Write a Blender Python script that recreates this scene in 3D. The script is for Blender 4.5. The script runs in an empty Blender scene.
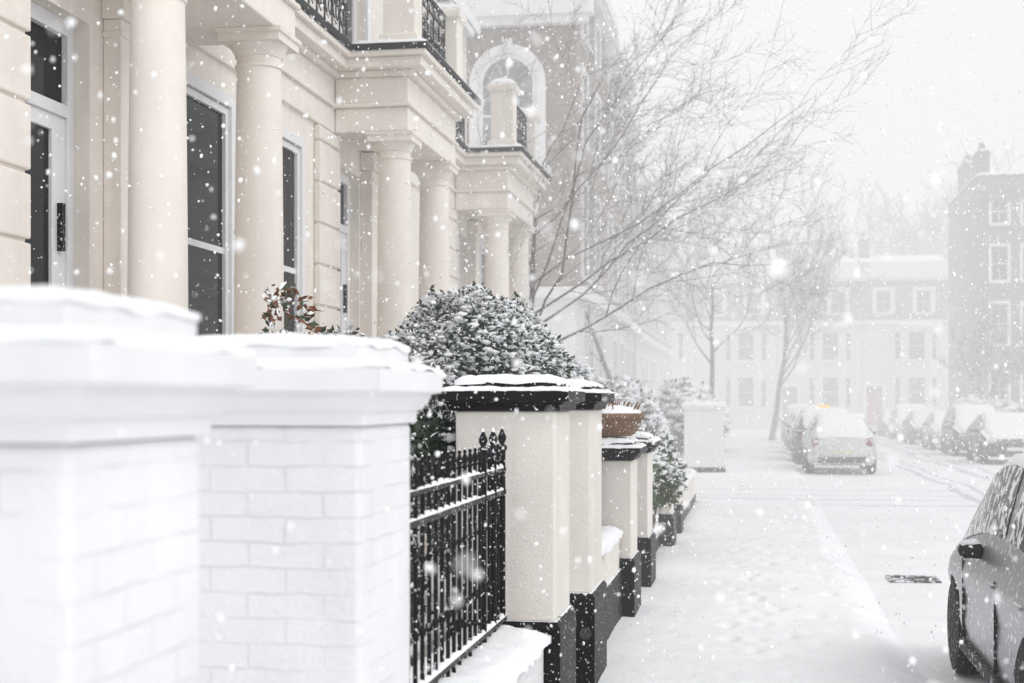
import bpy, bmesh, math, random
import numpy as np
from mathutils import Vector, Matrix, noise
random.seed(7)
R=math.radians
scene=bpy.context.scene
COL=scene.collection
# ------------------------------------------------------------------ materials
def _n(nt,t,**k):
    n=nt.nodes.new(t)
    for a,b in k.items(): setattr(n,a,b)
    return n
def math_n(nt,op,a,b=None,clamp=False):
    n=_n(nt,'ShaderNodeMath',operation=op); n.use_clamp=clamp
    for i,v in enumerate((a,b)):
        if v is None: continue
        if isinstance(v,(int,float)): n.inputs[i].default_value=v
        else: nt.links.new(v,n.inputs[i])
    return n.outputs[0]
def ramp(nt,v,a,b,c=0.0,d=1.0):
    n=_n(nt,'ShaderNodeMapRange'); n.clamp=True
    nt.links.new(v,n.inputs[0])
    for i,x in zip((1,2,3,4),(a,b,c,d)): n.inputs[i].default_value=x
    return n.outputs[0]
def mixc(nt,f,a,b):
    n=_n(nt,'ShaderNodeMix',data_type='RGBA')
    if isinstance(f,(int,float)): n.inputs[0].default_value=f
    else: nt.links.new(f,n.inputs[0])
    for i,v in ((6,a),(7,b)):
        if isinstance(v,tuple): n.inputs[i].default_value=(*v[:3],1)
        else: nt.links.new(v,n.inputs[i])
    return n.outputs[2]
def noise_n(nt,vec,scale,detail=3.0,rough=.55):
    n=_n(nt,'ShaderNodeTexNoise'); n.inputs['Scale'].default_value=scale
    n.inputs['Detail'].default_value=detail; n.inputs['Roughness'].default_value=rough
    nt.links.new(vec,n.inputs['Vector']); return n.outputs['Fac']
SNOWC=(.88,.89,.91)
def mat(name,color,rough=.7,metal=0.,spec=.35,var=.08,vscale=3.,bump=.0,bscale=30.,snow=None,dust=0.,dscale=60.,brick=None,emit=None,streak=0.):
    m=bpy.data.materials.new(name); m.use_nodes=True; nt=m.node_tree
    p=nt.nodes['Principled BSDF']
    tc=_n(nt,'ShaderNodeTexCoord'); ob=tc.outputs['Object']
    geo=_n(nt,'ShaderNodeNewGeometry'); pos=geo.outputs['Position']
    dark=tuple(max(0,c*(1-var*2)) for c in color); lite=tuple(min(1,c*(1+var)) for c in color)
    c=mixc(nt,ramp(nt,noise_n(nt,pos,vscale,3),.3,.7),dark,lite)
    height=None
    if brick:
        sx=_n(nt,'ShaderNodeSeparateXYZ'); nt.links.new(ob,sx.inputs[0])
        cx=_n(nt,'ShaderNodeCombineXYZ')
        nt.links.new(math_n(nt,'ADD',sx.outputs[0],sx.outputs[1]),cx.inputs[0]); nt.links.new(sx.outputs[2],cx.inputs[1])
        wv=_n(nt,'ShaderNodeVectorMath',operation='ADD'); nt.links.new(cx.outputs[0],wv.inputs[0])
        cw=_n(nt,'ShaderNodeCombineXYZ'); nw=math_n(nt,'MULTIPLY',math_n(nt,'SUBTRACT',noise_n(nt,pos,9,3),.5),.018); nt.links.new(nw,cw.inputs[0]); nt.links.new(nw,cw.inputs[1]); nt.links.new(cw.outputs[0],wv.inputs[1])
        b=_n(nt,'ShaderNodeTexBrick'); nt.links.new(wv.outputs[0],b.inputs['Vector'])
        pt=brick=='paint'
        b.inputs['Scale'].default_value=1; b.inputs['Brick Width'].default_value=.20 if pt else .225; b.inputs['Row Height'].default_value=.064 if pt else .075
        b.inputs['Mortar Size'].default_value=.004 if pt else .006; b.inputs['Mortar Smooth'].default_value=.9
        if not pt:
            b.inputs['Color1'].default_value=(*color,1); b.inputs['Color2'].default_value=(*[x*.72 for x in color],1)
            b.inputs['Mortar'].default_value=(*brick,1)
            c=mixc(nt,.25,b.outputs['Color'],c)
            height=math_n(nt,'MULTIPLY',b.outputs['Fac'],-1.0)
        else:
            pf=ramp(nt,noise_n(nt,pos,5,4),.36,.70,.05,1)
            fz=math_n(nt,'MULTIPLY',b.outputs['Fac'],pf)
            c=mixc(nt,math_n(nt,'MULTIPLY',fz,.16),c,tuple(x*.6 for x in color))
            height=math_n(nt,'MULTIPLY',fz,-.7)
    if streak:
        mp=_n(nt,'ShaderNodeMapping'); mp.inputs['Scale'].default_value=(7,7,.7); nt.links.new(pos,mp.inputs[0])
        s=ramp(nt,noise_n(nt,mp.outputs[0],1.0,4),.45,.8)
        c=mixc(nt,math_n(nt,'MULTIPLY',s,streak),c,tuple(x*.55 for x in color))
    if bump:
        nn=noise_n(nt,pos,bscale,3)
        height=nn if height is None else math_n(nt,'ADD',height,math_n(nt,'MULTIPLY',nn,.6))
    if snow is not None:
        sz=_n(nt,'ShaderNodeSeparateXYZ'); nt.links.new(geo.outputs['Normal'],sz.inputs[0])
        v=math_n(nt,'ADD',sz.outputs[2],math_n(nt,'MULTIPLY',math_n(nt,'SUBTRACT',noise_n(nt,pos,14,3),.5),1.1))
        c=mixc(nt,ramp(nt,v,snow,snow+.12),c,SNOWC)
    if dust:
        d=ramp(nt,noise_n(nt,pos,dscale,2),.66-dust*.2,.70-dust*.2)
        c=mixc(nt,d,c,SNOWC)
    nt.links.new(c,p.inputs['Base Color'])
    p.inputs['Roughness'].default_value=rough; p.inputs['Metallic'].default_value=metal
    p.inputs['Specular IOR Level'].default_value=spec
    if height is not None:
        bn=_n(nt,'ShaderNodeBump'); bn.inputs['Strength'].default_value=bump if bump else .5
        bn.inputs['Distance'].default_value=.012; nt.links.new(height,bn.inputs['Height']); nt.links.new(bn.outputs[0],p.inputs['Normal'])
    if emit:
        p.inputs['Emission Color'].default_value=(*emit[0],1); p.inputs['Emission Strength'].default_value=emit[1]
    return m
def snow_mat(name,base,var,bs,bscale,tracks=False):
    m=bpy.data.materials.new(name); m.use_nodes=True; nt=m.node_tree; p=nt.nodes['Principled BSDF']
    geo=_n(nt,'ShaderNodeNewGeometry'); pos=geo.outputs['Position']
    f=ramp(nt,noise_n(nt,pos,1.1,5,.65),.32,.7)
    c=mixc(nt,f,tuple(x*(1-var) for x in base),base)
    g=ramp(nt,noise_n(nt,pos,9,4),.55,.75)
    c=mixc(nt,math_n(nt,'MULTIPLY',g,var*1.6),c,(.58,.61,.66))
    if tracks:
        s=_n(nt,'ShaderNodeSeparateXYZ'); nt.links.new(pos,s.inputs[0])
        w=math_n(nt,'MULTIPLY',math_n(nt,'SUBTRACT',noise_n(nt,pos,.12,2),.5),1.6)
        wx=math_n(nt,'ADD',s.outputs[0],w); wy=math_n(nt,'ADD',s.outputs[1],math_n(nt,'MULTIPLY',w,2.0))
        tot=None
        def band(v,c0,hw):
            return ramp(nt,math_n(nt,'ABSOLUTE',math_n(nt,'SUBTRACT',v,c0)),hw*.6,hw,1,0)
        for c0,hw in ((3.95,.13),(5.35,.15),(4.35,.08),(5.9,.09)):
            b=band(wx,c0,hw); tot=b if tot is None else math_n(nt,'MAXIMUM',tot,b)
        for c0,hw in ((25.6,.16),(27.0,.16),(28.2,.12),(29.9,.14)):
            tot=math_n(nt,'MAXIMUM',tot,math_n(nt,'MULTIPLY',band(wy,c0,hw),.8))
        tn=ramp(nt,noise_n(nt,pos,5,4),.3,.6,.35,1)
        c=mixc(nt,math_n(nt,'MULTIPLY',math_n(nt,'MULTIPLY',tot,tn),.75),c,(.42,.44,.48))
    nt.links.new(c,p.inputs['Base Color']); p.inputs['Roughness'].default_value=.85; p.inputs['Specular IOR Level'].default_value=.2
    h=math_n(nt,'ADD',noise_n(nt,pos,bscale,4,.6),math_n(nt,'MULTIPLY',noise_n(nt,pos,bscale*6,3),.35))
    bn=_n(nt,'ShaderNodeBump'); bn.inputs['Strength'].default_value=bs; bn.inputs['Distance'].default_value=.02
    nt.links.new(h,bn.inputs['Height']); nt.links.new(bn.outputs[0],p.inputs['Normal'])
    return m
SNOW=snow_mat('snow',(.88,.89,.905),.03,.5,26)
SNOWG=snow_mat('trodden_snow',(.88,.89,.905),.10,.7,8)
SNOWR=snow_mat('road_snow',(.87,.88,.895),.11,.6,7,True)
CREAM=mat('cream_render',(.80,.745,.685),.65,var=.03,bump=.15,bscale=50,streak=.18)
CREAM2=mat('cream_pillar_render',(.79,.745,.69),.7,var=.03,bump=.35,bscale=70,streak=.18,dust=.03)
WHITEB=mat('white_painted_brick',(.79,.79,.80),.6,var=.03,bump=.55,bscale=60,brick='paint',streak=.12)
WHITEP=mat('white_paint',(.79,.79,.80),.5,var=.03,bump=.15,bscale=60,streak=.08)
WHITES=mat('white_stucco',(.70,.69,.675),.6,var=.06,streak=.15)
BLACK=mat('black_masonry_paint',(.010,.010,.012),.5,var=.1,bump=.2,bscale=40,snow=.8,dust=.03,dscale=55,spec=.15)
IRON=mat('black_iron',(.008,.008,.010),.45,var=.1,snow=.50,dust=.10,dscale=60,spec=.2)
DARK=mat('dark_lead',(.025,.027,.03),.6,snow=.8,spec=.2)
GLASS=mat('window_glass',(.010,.012,.015),.05,var=.49,vscale=1.1,spec=.14)
GLASSF=mat('far_window_glass',(.035,.04,.05),.15,var=.45,vscale=.8,spec=.2)
GLASSP=mat('pale_curtained_glass',(.26,.27,.28),.2,var=.2)
BRICK=mat('grey_brown_brick',(.30,.235,.20),.9,var=.12,vscale=1.2,brick=(.38,.35,.32),bump=.3,bscale=40,dust=.10)
BRICKE=mat('brown_grey_brick',(.22,.165,.14),.9,var=.12,vscale=1.2,brick=(.30,.27,.25),bump=.3,bscale=40)
BRICKD=mat('dark_stock_brick',(.18,.14,.12),.9,var=.14,vscale=1.,brick=(.25,.23,.21),bump=.3,bscale=40,dust=.05)
BARK=mat('snowy_bark',(.12,.105,.095),.9,var=.2,bump=.4,bscale=50,snow=.28)
BARKF=mat('grey_bark',(.14,.125,.115),.9,var=.2,snow=.35)
LEAF=mat('leaf_dark_green',(.024,.040,.022),.5,var=.3,vscale=20)
LEAF2=mat('leaf_mid_green',(.05,.078,.035),.5,var=.3,vscale=20)
LEAF3=mat('leaf_light_green',(.12,.15,.06),.5,var=.3,vscale=20)
LEAFB=mat('leaf_russet',(.20,.085,.045),.6,var=.3,vscale=20)
TERRA=mat('glazed_brown_clay',(.20,.115,.065),.7,var=.15,bump=.3,snow=.8,dust=.08)
RUB=mat('tyre_rubber',(.02,.02,.021),.8,dust=.1)
RIM=mat('alloy',(.42,.42,.43),.35,metal=.7,dust=.2)
CGLASS=mat('car_glass',(.03,.033,.037),.08,dust=.80,dscale=16)
REDL=mat('tail_lamp_red',(.22,.04,.04),.3,dust=.6,dscale=18)
HEADL=mat('head_lamp_glass',(.6,.6,.6),.2)
AMBER=mat('amber_lamp',(.8,.3,.05),.4,emit=((1,.30,.05),1.6))
PLATE=mat('number_plate',(.62,.58,.42),.5,dust=.6,dscale=18)
BLKP=mat('black_plastic',(.03,.03,.032),.6,dust=.28,dscale=35)
DOORR=mat('red_door_paint',(.34,.03,.03),.4)
DOORD=mat('dark_door_paint',(.03,.035,.05),.4)
def carpaint(n,c,metal=.4,dust=.1): return mat(n,c,.28,metal=metal,var=.04,dust=dust,dscale=24,spec=.5,snow=.70)
# ------------------------------------------------------------------ builders
class MB:
    def __init__(s): s.v=[];s.f=[];s.m=[];s.T=Matrix.Identity(4)
    def add(s,vs,fs,mi=0):
        o=len(s.v)
        for v in vs: s.v.append(tuple(s.T@Vector(v)))
        for f in fs: s.f.append(tuple(o+i for i in f)); s.m.append(mi)
    def box(s,x0,x1,y0,y1,z0,z1,mi=0):
        s.add([(x0,y0,z0),(x1,y0,z0),(x1,y1,z0),(x0,y1,z0),(x0,y0,z1),(x1,y0,z1),(x1,y1,z1),(x0,y1,z1)],
              [(0,3,2,1),(4,5,6,7),(0,1,5,4),(1,2,6,5),(2,3,7,6),(3,0,4,7)],mi)
    def lathe(s,cx,cy,prof,n=32,mi=0,cap=True):
        vs=[];fs=[]
        for r,z in prof:
            for i in range(n):
                a=2*math.pi*i/n; vs.append((cx+r*math.cos(a),cy+r*math.sin(a),z))
        for k in range(len(prof)-1):
            for i in range(n):
                j=(i+1)%n; fs.append((k*n+i,k*n+j,(k+1)*n+j,(k+1)*n+i))
        if cap:
            fs.append(tuple(range(n-1,-1,-1))); fs.append(tuple((len(prof)-1)*n+i for i in range(n)))
        s.add(vs,fs,mi)
    def sq(s,x0,x1,y0,y1,prof,mi=0):
        vs=[];fs=[]
        for o,z in prof: vs+=[(x0-o,y0-o,z),(x1+o,y0-o,z),(x1+o,y1+o,z),(x0-o,y1+o,z)]
        for k in range(len(prof)-1):
            for i in range(4):
                j=(i+1)%4; fs.append((k*4+i,k*4+j,(k+1)*4+j,(k+1)*4+i))
        fs.append((3,2,1,0)); t=(len(prof)-1)*4; fs.append((t,t+1,t+2,t+3)); s.add(vs,fs,mi)
    def tube(s,pts,rs,n=6,mi=0):
        vs=[];fs=[]
        up=Vector((0,0,1))
        for k,p in enumerate(pts):
            d=(pts[min(k+1,len(pts)-1)]-pts[max(k-1,0)])
            if d.length<1e-6: d=up
            d.normalize(); a=d.cross(Vector((.31,.93,.2)));
            if a.length<.01: a=d.cross(Vector((1,0,0)))
            a.normalize(); b=d.cross(a)
            for i in range(n):
                t=2*math.pi*i/n; vs.append(tuple(p+(a*math.cos(t)+b*math.sin(t))*rs[k]))
        for k in range(len(pts)-1):
            for i in range(n):
                j=(i+1)%n; fs.append((k*n+i,k*n+j,(k+1)*n+j,(k+1)*n+i))
        if n>2: fs.append(tuple(range(n-1,-1,-1))); fs.append(tuple((len(pts)-1)*n+i for i in range(n)))
        s.add(vs,fs,mi)
    def panel(s,x0,x1,z0,z1,y,ops,dep=.15,mi=0):
        xs=sorted({x0,x1,*[o[0] for o in ops],*[o[1] for o in ops]}); zs=sorted({z0,z1,*[o[2] for o in ops],*[o[3] for o in ops]})
        for a,b in zip(xs,xs[1:]):
            for c,d in zip(zs,zs[1:]):
                mx,mz=(a+b)/2,(c+d)/2
                if any(o[0]<mx<o[1] and o[2]<mz<o[3] for o in ops): continue
                s.add([(a,y,c),(b,y,c),(b,y,d),(a,y,d)],[(0,1,2,3)],mi)
        for o in ops:
            a,b,c,d=o[:4]; q=o[4] if len(o)>4 else dep
            s.add([(a,y,c),(a,y+q,c),(a,y+q,d),(a,y,d)],[(0,1,2,3)],mi); s.add([(b,y,c),(b,y+q,c),(b,y+q,d),(b,y,d)],[(3,2,1,0)],mi)
            s.add([(a,y,c),(b,y,c),(b,y+q,c),(a,y+q,c)],[(0,1,2,3)],mi); s.add([(a,y,d),(b,y,d),(b,y+q,d),(a,y+q,d)],[(3,2,1,0)],mi)
    def mesh(s,name,mats,smooth=False):
        me=bpy.data.meshes.new(name); me.from_pydata(s.v,[],s.f)
        for m in mats: me.materials.append(m)
        if len(mats)>1: me.polygons.foreach_set('material_index',s.m)
        if smooth: me.polygons.foreach_set('use_smooth',[True]*len(me.polygons))
        me.update(); return me
def obj(name,data,parent=None,loc=(0,0,0),rz=0):
    o=bpy.data.objects.new(name,data); COL.objects.link(o); o.location=loc; o.rotation_euler=(0,0,rz)
    if parent: o.parent=parent
    return o
def thing(name,label,cat,loc=(0,0,0),rz=0,data=None,group=None,kind=None):
    o=obj(name,data,None,loc,rz); o['label']=label; o['category']=cat
    if group:o['group']=group
    if kind:o['kind']=kind
    return o
def bev(o,w=.008,seg=2):
    m=o.modifiers.new('bevel','BEVEL'); m.width=w; m.segments=seg; m.limit_method='ANGLE'; m.angle_limit=R(40); return o
def part(mb,name,parent,mats,smooth=False,b=0,loc=(0,0,0),rz=0):
    if not isinstance(mats,(list,tuple)): mats=[mats]
    o=obj(name,mb.mesh(name,mats,smooth),parent,loc,rz)
    if b: bev(o,b)
    return o
def snow_slab(mb,x0,x1,y0,y1,z,th,res=.04,over=.012,seed=0,lump=.35):
    nx=max(4,min(90,int((x1-x0)/res))); ny=max(4,min(160,int((y1-y0)/res)))
    vs=[];fs=[]
    e=min(.07,(x1-x0)*.3,(y1-y0)*.3)
    for j in range(ny+1):
        for i in range(nx+1):
            x=x0+(x1-x0)*i/nx; y=y0+(y1-y0)*j/ny
            d=min(x-x0,x1-x,y-y0,y1-y); f=math.sqrt(max(0,1-(1-min(1,d/e))**2))
            nn=noise.noise(Vector((x*5+seed,y*5,z)))*lump+noise.noise(Vector((x*17,y*17+seed,z)))*lump*.8+noise.noise(Vector((x*41,y*41+seed,z)))*lump*.5
            h=th*(f*(1+nn)) 
            ox=oy=0
            if i in(0,nx) or j in (0,ny):
                w=over*(1+noise.noise(Vector((x*12,y*12,seed+3.)))*1.6)
                ox=(-w if i==0 else w if i==nx else 0); oy=(-w if j==0 else w if j==ny else 0); h=th*.25
            vs.append((x+ox,y+oy,z+h))
    for j in range(ny):
        for i in range(nx):
            a=j*(nx+1)+i; fs.append((a,a+1,a+nx+2,a+nx+1))
    n0=len(vs)
    ring=[j for j in range(nx+1)]+[ (nx+1)*j+nx for j in range(1,ny+1)]+[ (nx+1)*ny+i for i in range(nx-1,-1,-1)]+[(nx+1)*j for j in range(ny-1,0,-1)]
    for r in ring:
        x,y,_=vs[r]
        drop=.3*th*(1+noise.noise(Vector((x*9,y*9,seed+9.)))*2)
        vs.append((x,y,z-drop)); 
    L=len(ring)
    for k in range(L):
        fs.append((ring[k],n0+k,n0+(k+1)%L,ring[(k+1)%L]))
    mb.add(vs,fs)
# ------------------------------------------------------------------ setting
def sheet(name,x0,x1,y0,y1,z,m,label,nx=1,ny=1,fn=None):
    xs=np.linspace(x0,x1,nx+1); ys=np.linspace(y0,y1,ny+1)
    X,Y=np.meshgrid(xs,ys); Z=np.full_like(X,z)
    if fn: Z=Z+fn(X,Y)
    v=np.stack([X.ravel(),Y.ravel(),Z.ravel()],1)
    f=[(j*(nx+1)+i,j*(nx+1)+i+1,(j+1)*(nx+1)+i+1,(j+1)*(nx+1)+i) for j in range(ny) for i in range(nx)]
    me=bpy.data.meshes.new(name); me.from_pydata(v.tolist(),[],f); me.materials.append(m)
    me.polygons.foreach_set('use_smooth',[True]*len(f)); me.update()
    return thing(name,label,'ground',data=me,kind='structure')
rng=np.random.default_rng(3)
def lump(X,Y):
    Z=np.zeros_like(X)
    for k in range(14):
        fx,fy=rng.normal(0,3.2,2); ph=rng.uniform(0,6.28); Z+=np.sin(X*fx+Y*fy+ph)*.0014
    for k in range(12):
        fx,fy=rng.normal(0,13,2); ph=rng.uniform(0,6.28); Z+=np.sin(X*fx+Y*fy+ph)*.0006
    return Z
def sst(t): t=np.clip(t,0,1); return t*t*(3-2*t)
def pave_fn(X,Y):
    Z=lump(X,Y)
    for lane,dirn in ((.30,1),(-.25,-1),(.60,1),(.05,1)):
        y=3.5+rng.uniform(0,.5)
        k=0
        while y<24:
            x=lane+(.12 if k%2 else -.12)+rng.normal(0,.05)+.2*math.sin(y*.3+lane*5)
            d=((X-x)/.055)**2+((Y-y)/.15)**2
            Z-=.030*np.exp(-d**2)*rng.uniform(.4,1)
            r=((X-x)/.085)**2+((Y-y)/.20)**2
            Z+=.006*np.exp(-(r-1)**2*3)
            y+=rng.uniform(.55,.75); k+=1
    Z-=.128*sst((X-.75)/.47)+.125*sst((Y-24.7)/.4)
    return Z
sheet('ground',-400,400,-60,700,-.15,SNOW,'snow covered ground reaching to the horizon')
sheet('road',1.02,8.6,-8,135,-.105,SNOWR,'snow covered residential road with faint tyre tracks',90,300,lump)
sheet('pavement',-1.3,1.22,-6,25.2,0,SNOWG,'trodden snow on the footway beside garden walls',60,700,pave_fn)
sheet('pavement',-14,1.22,33.4,90,0,SNOWG,'snow covered footway beyond the side street',100,240,lambda X,Y:lump(X,Y)-.13*np.maximum(sst((X-.98)/.24),sst((34.2-Y)/.6)))
sheet('side_road',-60,1.10,24.6,34.1,-.108,SNOWR,'snow covered side street joining the road',60,40,lump)
sheet('cross_road',-60,60,88,95,-.1,SNOWR,'snow covered road crossing at the end of the street',60,20,lump)
sheet('garden_ground',-14,-1.25,-6,25,.0,SNOW,'snow covered front gardens before the terrace',50,120,lambda X,Y:lump(X,Y)-.125*sst((Y-24.6)/.4))
sheet('pavement',8.45,30,-6,88,.0,SNOWG,'snow covered footway along the opposite kerb',80,120,lambda X,Y:lump(X,Y)-.125*sst((8.8-X)/.3))
# ------------------------------------------------------------------ gate pillars
def pillar_white(y0,y1,x0=-1.49,x1=-.97,label=''):
    t=thing('gate_pillar',label,'pillar',((x0+x1)/2,(y0+y1)/2,0),group='gate pillars along the garden walls')
    hx=(x1-x0)/2; hy=(y1-y0)/2
    m=MB(); m.sq(-hx,hx,-hy,hy,[(0.02,-.1),(.02,.35),(0,.37),(0,1.64)]); part(m,'shaft',t,WHITEB,b=.014)
    m=MB(); m.sq(-hx,hx,-hy,hy,[(0,1.64),(.014,1.641),(.014,1.675),(.028,1.678),(.044,1.705),(.048,1.71),(.048,1.722),(.076,1.726),(.078,1.785),(-.005,1.80),(-.005,1.852)]); part(m,'cap',t,WHITEP,b=.005)
    m=MB(); snow_slab(m,-hx-.074,hx+.074,-hy-.074,hy+.074,1.788,.020,res=.018,over=.003,seed=y0,lump=.35); snow_slab(m,-hx+.006,hx-.006,-hy+.006,hy-.006,1.850,.024,res=.018,over=.004,seed=y0+2,lump=.35)
    part(m,'snow_cover',t,SNOW,smooth=True)
    return t
def pillar_cream(y0,y1,x0=-1.47,x1=-.97,label='',H=1.82,baseh=.62):
    t=thing('gate_pillar',label,'pillar',((x0+x1)/2,(y0+y1)/2,0),group='gate pillars along the garden walls')
    hx=(x1-x0)/2; hy=(y1-y0)/2; k=H-1.82
    m=MB(); m.sq(-hx,hx,-hy,hy,[(0,baseh),(0,1.655+k)]); part(m,'shaft',t,CREAM2,b=.01)
    m=MB(); m.sq(-hx,hx,-hy,hy,[(.03,-.1),(.03,baseh-.03),(.012,baseh)]); part(m,'plinth',t,BLACK,b=.006)
    m=MB(); m.sq(-hx,hx,-hy,hy,[(.0,1.655+k),(.025,1.657+k),(.028,1.68+k),(.055,1.70+k),(.075,1.705+k),(.075,1.755+k),(.03,1.77+k),(.0,1.772+k),(.0,1.80+k)]); part(m,'cap',t,BLACK,b=.005)
    m=MB(); snow_slab(m,-hx-.07,hx+.07,-hy-.07,hy+.07,1.757+k,.020,res=.025,over=.003,seed=y0,lump=.5); snow_slab(m,-hx+.004,hx-.004,-hy+.004,hy-.004,1.80+k,.032,res=.025,seed=y0+5,lump=.4)
    part(m,'snow_cover',t,SNOW,smooth=True)
    return t
pillar_white(1.9,2.40,label='white painted brick gate pillar topped with thick snow')
pillar_white(3.43,3.96,label='white painted brick gate pillar joined by iron railings')
pillar_cream(6.93,7.5,label='cream rendered pillar with black cap beside iron railings')
pillar_cream(8.45,9.1,x0=-1.5,label='cream rendered pillar with black cap and low wall',baseh=.56)
pillar_cream(11.3,11.9,label='cream rendered pillar carrying a clay planter',H=1.40,baseh=.46)
pillar_cream(13.1,13.7,label='cream rendered pillar with tall black plinth',H=1.40,baseh=.46)
pillar_cream(16.8,17.35,label='cream rendered pillar beside a snowy bay bush',H=.95,baseh=.38)
pillar_cream(18.5,19.1,label='short cream rendered pillar at the terrace end',H=.95,baseh=.38)
def low_wall(y0,y1,h,label,x0=-1.42,x1=-1.02,top=CREAM2,bh=.4,bm=None):
    t=thing('garden_wall',label,'wall',((x0+x1)/2,(y0+y1)/2,0)); hx=(x1-x0)/2; hy=(y1-y0)/2
    m=MB(); m.box(-hx-.02,hx+.02,-hy,hy,-.1,bh); part(m,'plinth',t,bm or BLACK)
    if h>bh+.02:
        m=MB(); m.box(-hx,hx,-hy,hy,bh,h); part(m,'wall',t,top)
    m=MB(); snow_slab(m,-hx-.02,hx+.02,-hy,hy,max(h,bh),.065,seed=y0*3); part(m,'snow_cover',t,SNOW,smooth=True)
low_wall(3.97,6.88,.54,'low white brick wall under iron railings, snow on top',top=WHITEB,bh=.3,bm=WHITEB)
low_wall(7.55,8.4,.40,'low black wall between two cream pillars',x0=-1.44,x1=-1.08,bh=.40)
low_wall(9.15,11.25,.66,'low cream wall with black plinth and snow',x0=-1.44,x1=-1.06,bh=.38)
low_wall(13.75,16.75,.5,'low cream wall with black plinth and snowy coping',x0=-1.45,x1=-1.12,bh=.15)
low_wall(19.15,24.5,.5,'low cream wall running to the street corner',bh=.15)
low_wall(2.45,3.38,.2,'snowy threshold step between white pillars',bh=.12,bm=WHITEB,top=WHITEB)
# railings
def railing(y0,y1,zb,zt,label,x=-1.22,step=.105,ends=None):
    t=thing('iron_railing',label,'railing',(x,(y0+y1)/2,zb),group='iron railings on garden walls'); L=(y1-y0)/2; H=zt-zb
    def rail(z,hh,hw):
        m=MB(); m.box(-hw,hw,-L,L,z-hh,z+hh); part(m,'rail',t,IRON,b=.003)
        m=MB(); snow_slab(m,-hw*.8,hw*.8,-L,L,z+hh-.001,.012,res=.02,over=.001,seed=z*7,lump=1.2); part(m,'snow_cover',t,SNOW,smooth=True)
    rail(.06,.012,.018); rail(H-.20,.013,.013); rail(H-.09,.010,.012)
    m=MB()
    m.lathe(0,0,[(.009,0),(.009,H*.28),(.015,H*.29),(.015,H*.31),(.009,H*.32),(.009,H*.6),(.016,H*.61),(.009,H*.62),(.009,H-.04),(.015,H-.035),(.008,H-.028),(.015,H-.01),(.010,H+.01),(.005,H+.02),(.009,H+.028),(.001,H+.045)],8)
    me=m.mesh('bar',[IRON],True)
    n=int((y1-y0)/step)
    for i in range(n):
        obj('bar',me,t,(0,-L+(i+.5)*(2*L)/n,0))
    m=MB(); m.lathe(0,0,[(.017,0),(.017,H),(.025,H+.01),(.025,H+.025),(.011,H+.035),(.021,H+.06),(.021,H+.07),(.010,H+.095),(.003,H+.12)],12)
    pm=m.mesh('post',[IRON],True)
    for yy in (ends or (-L+.05,L-.05)): obj('post',pm,t,(0,yy,0))
railing(3.98,6.9,.58,1.46,'black spiked iron railing dusted with snow',ends=(-1.41,.92,1.17,1.41),step=.11)
railing(9.12,11.28,.70,1.25,'short black iron railing on cream wall')
# ------------------------------------------------------------------ windows
_wc={}
def window(parent,x,z,w,h,y,style='sash',rz=0,fm=WHITEP,gm=GLASS,sill=True):
    key=(round(w,2),round(h,2),style,fm.name,gm.name,sill)
    if key not in _wc:
        f=MB(); t=.055
        f.box(-w/2,-w/2+t,0,.08,0,h); f.box(w/2-t,w/2,0,.08,0,h); f.box(-w/2+t,w/2-t,0,.08,h-t,h); f.box(-w/2+t,w/2-t,0,.08,0,t*1.2)
        if style in('sash','sash6'): f.box(-w/2+t,w/2-t,.015,.075,h*.5-.025,h*.5+.025)
        if style=='sash6':
            f.box(-.012,.012,.025,.07,t*1.2,h*.5-.025); f.box(-.012,.012,.025,.07,h*.5+.025,h-t)
        if style=='french':
            f.box(-.04,.04,.015,.075,t*1.2,h-t); f.box(-w/2+t,-.04,.02,.07,h*.72,h*.72+.05); f.box(.04,w/2-t,.02,.07,h*.72,h*.72+.05)
        g=MB(); g.box(-w/2+.02,w/2-.02,.03,.04,.02,h-.02)
        s=MB(); s.box(-w/2-.08,w/2+.08,-.2,0,-.09,-.002)
        sn=MB(); snow_slab(sn,-w/2-.08,w/2+.08,-.2,-.01,-.002,.04,res=.06)
        _wc[key]=(f.mesh('frame',[fm]),g.mesh('pane',[gm]),s.mesh('sill',[fm]),sn.mesh('snow_cover',[SNOW],True))
    a,b,c,d=_wc[key]
    e=obj('window',a,parent,(x,y,z),rz)
    obj('pane',b,e)
    if sill: obj('sill',c,e); obj('snow_cover',d,e)
    return e
def surround(mb,x,z,w,h,y,t=.14,p=.04,mi=0):
    mb.box(x-w/2-t,x-w/2,y-p,y,z,z+h+t,mi); mb.box(x+w/2,x+w/2+t,y-p,y,z,z+h+t,mi); mb.box(x-w/2,x+w/2,y-p,y,z+h,z+h+t,mi)
# ------------------------------------------------------------------ cream terrace
def column_mesh(H,r=.185):
    m=MB()
    m.sq(-r*1.3,r*1.3,-r*1.3,r*1.3,[(0,0),(0,.09)])
    prof=[(r*1.28,.09),(r*1.34,.12),(r*1.28,.16),(r*1.12,.18),(r*1.12,.20),(r*1.03,.23)]
    S=H-.23-.26
    for i in range(9): 
        t=i/8; prof.append((r*(1-.12*t**1.8),.23+S*t))
    z=.23+S; k=r*.88
    prof+=[(k*1.08,z+.005),(k*1.08,z+.025),(k,z+.03),(k,z+.08),(k*1.08,z+.085),(k*1.08,z+.10),(k*1.26,z+.15),(k*1.30,z+.17)]
    m.lathe(0,0,prof,40)
    a=r*1.24; m.sq(-a,a,-a,a,[(0,z+.17),(0,z+.225),(.015,z+.23),(.02,H)])
    return m.mesh('column',[CREAM])
FL=1.05; CT=4.40; EH=.76
COLM=column_mesh(CT-FL)
for p in COLM.polygons: p.use_smooth=True
try: COLM.set_sharp_from_angle(angle=R(35))
except Exception: pass
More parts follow.
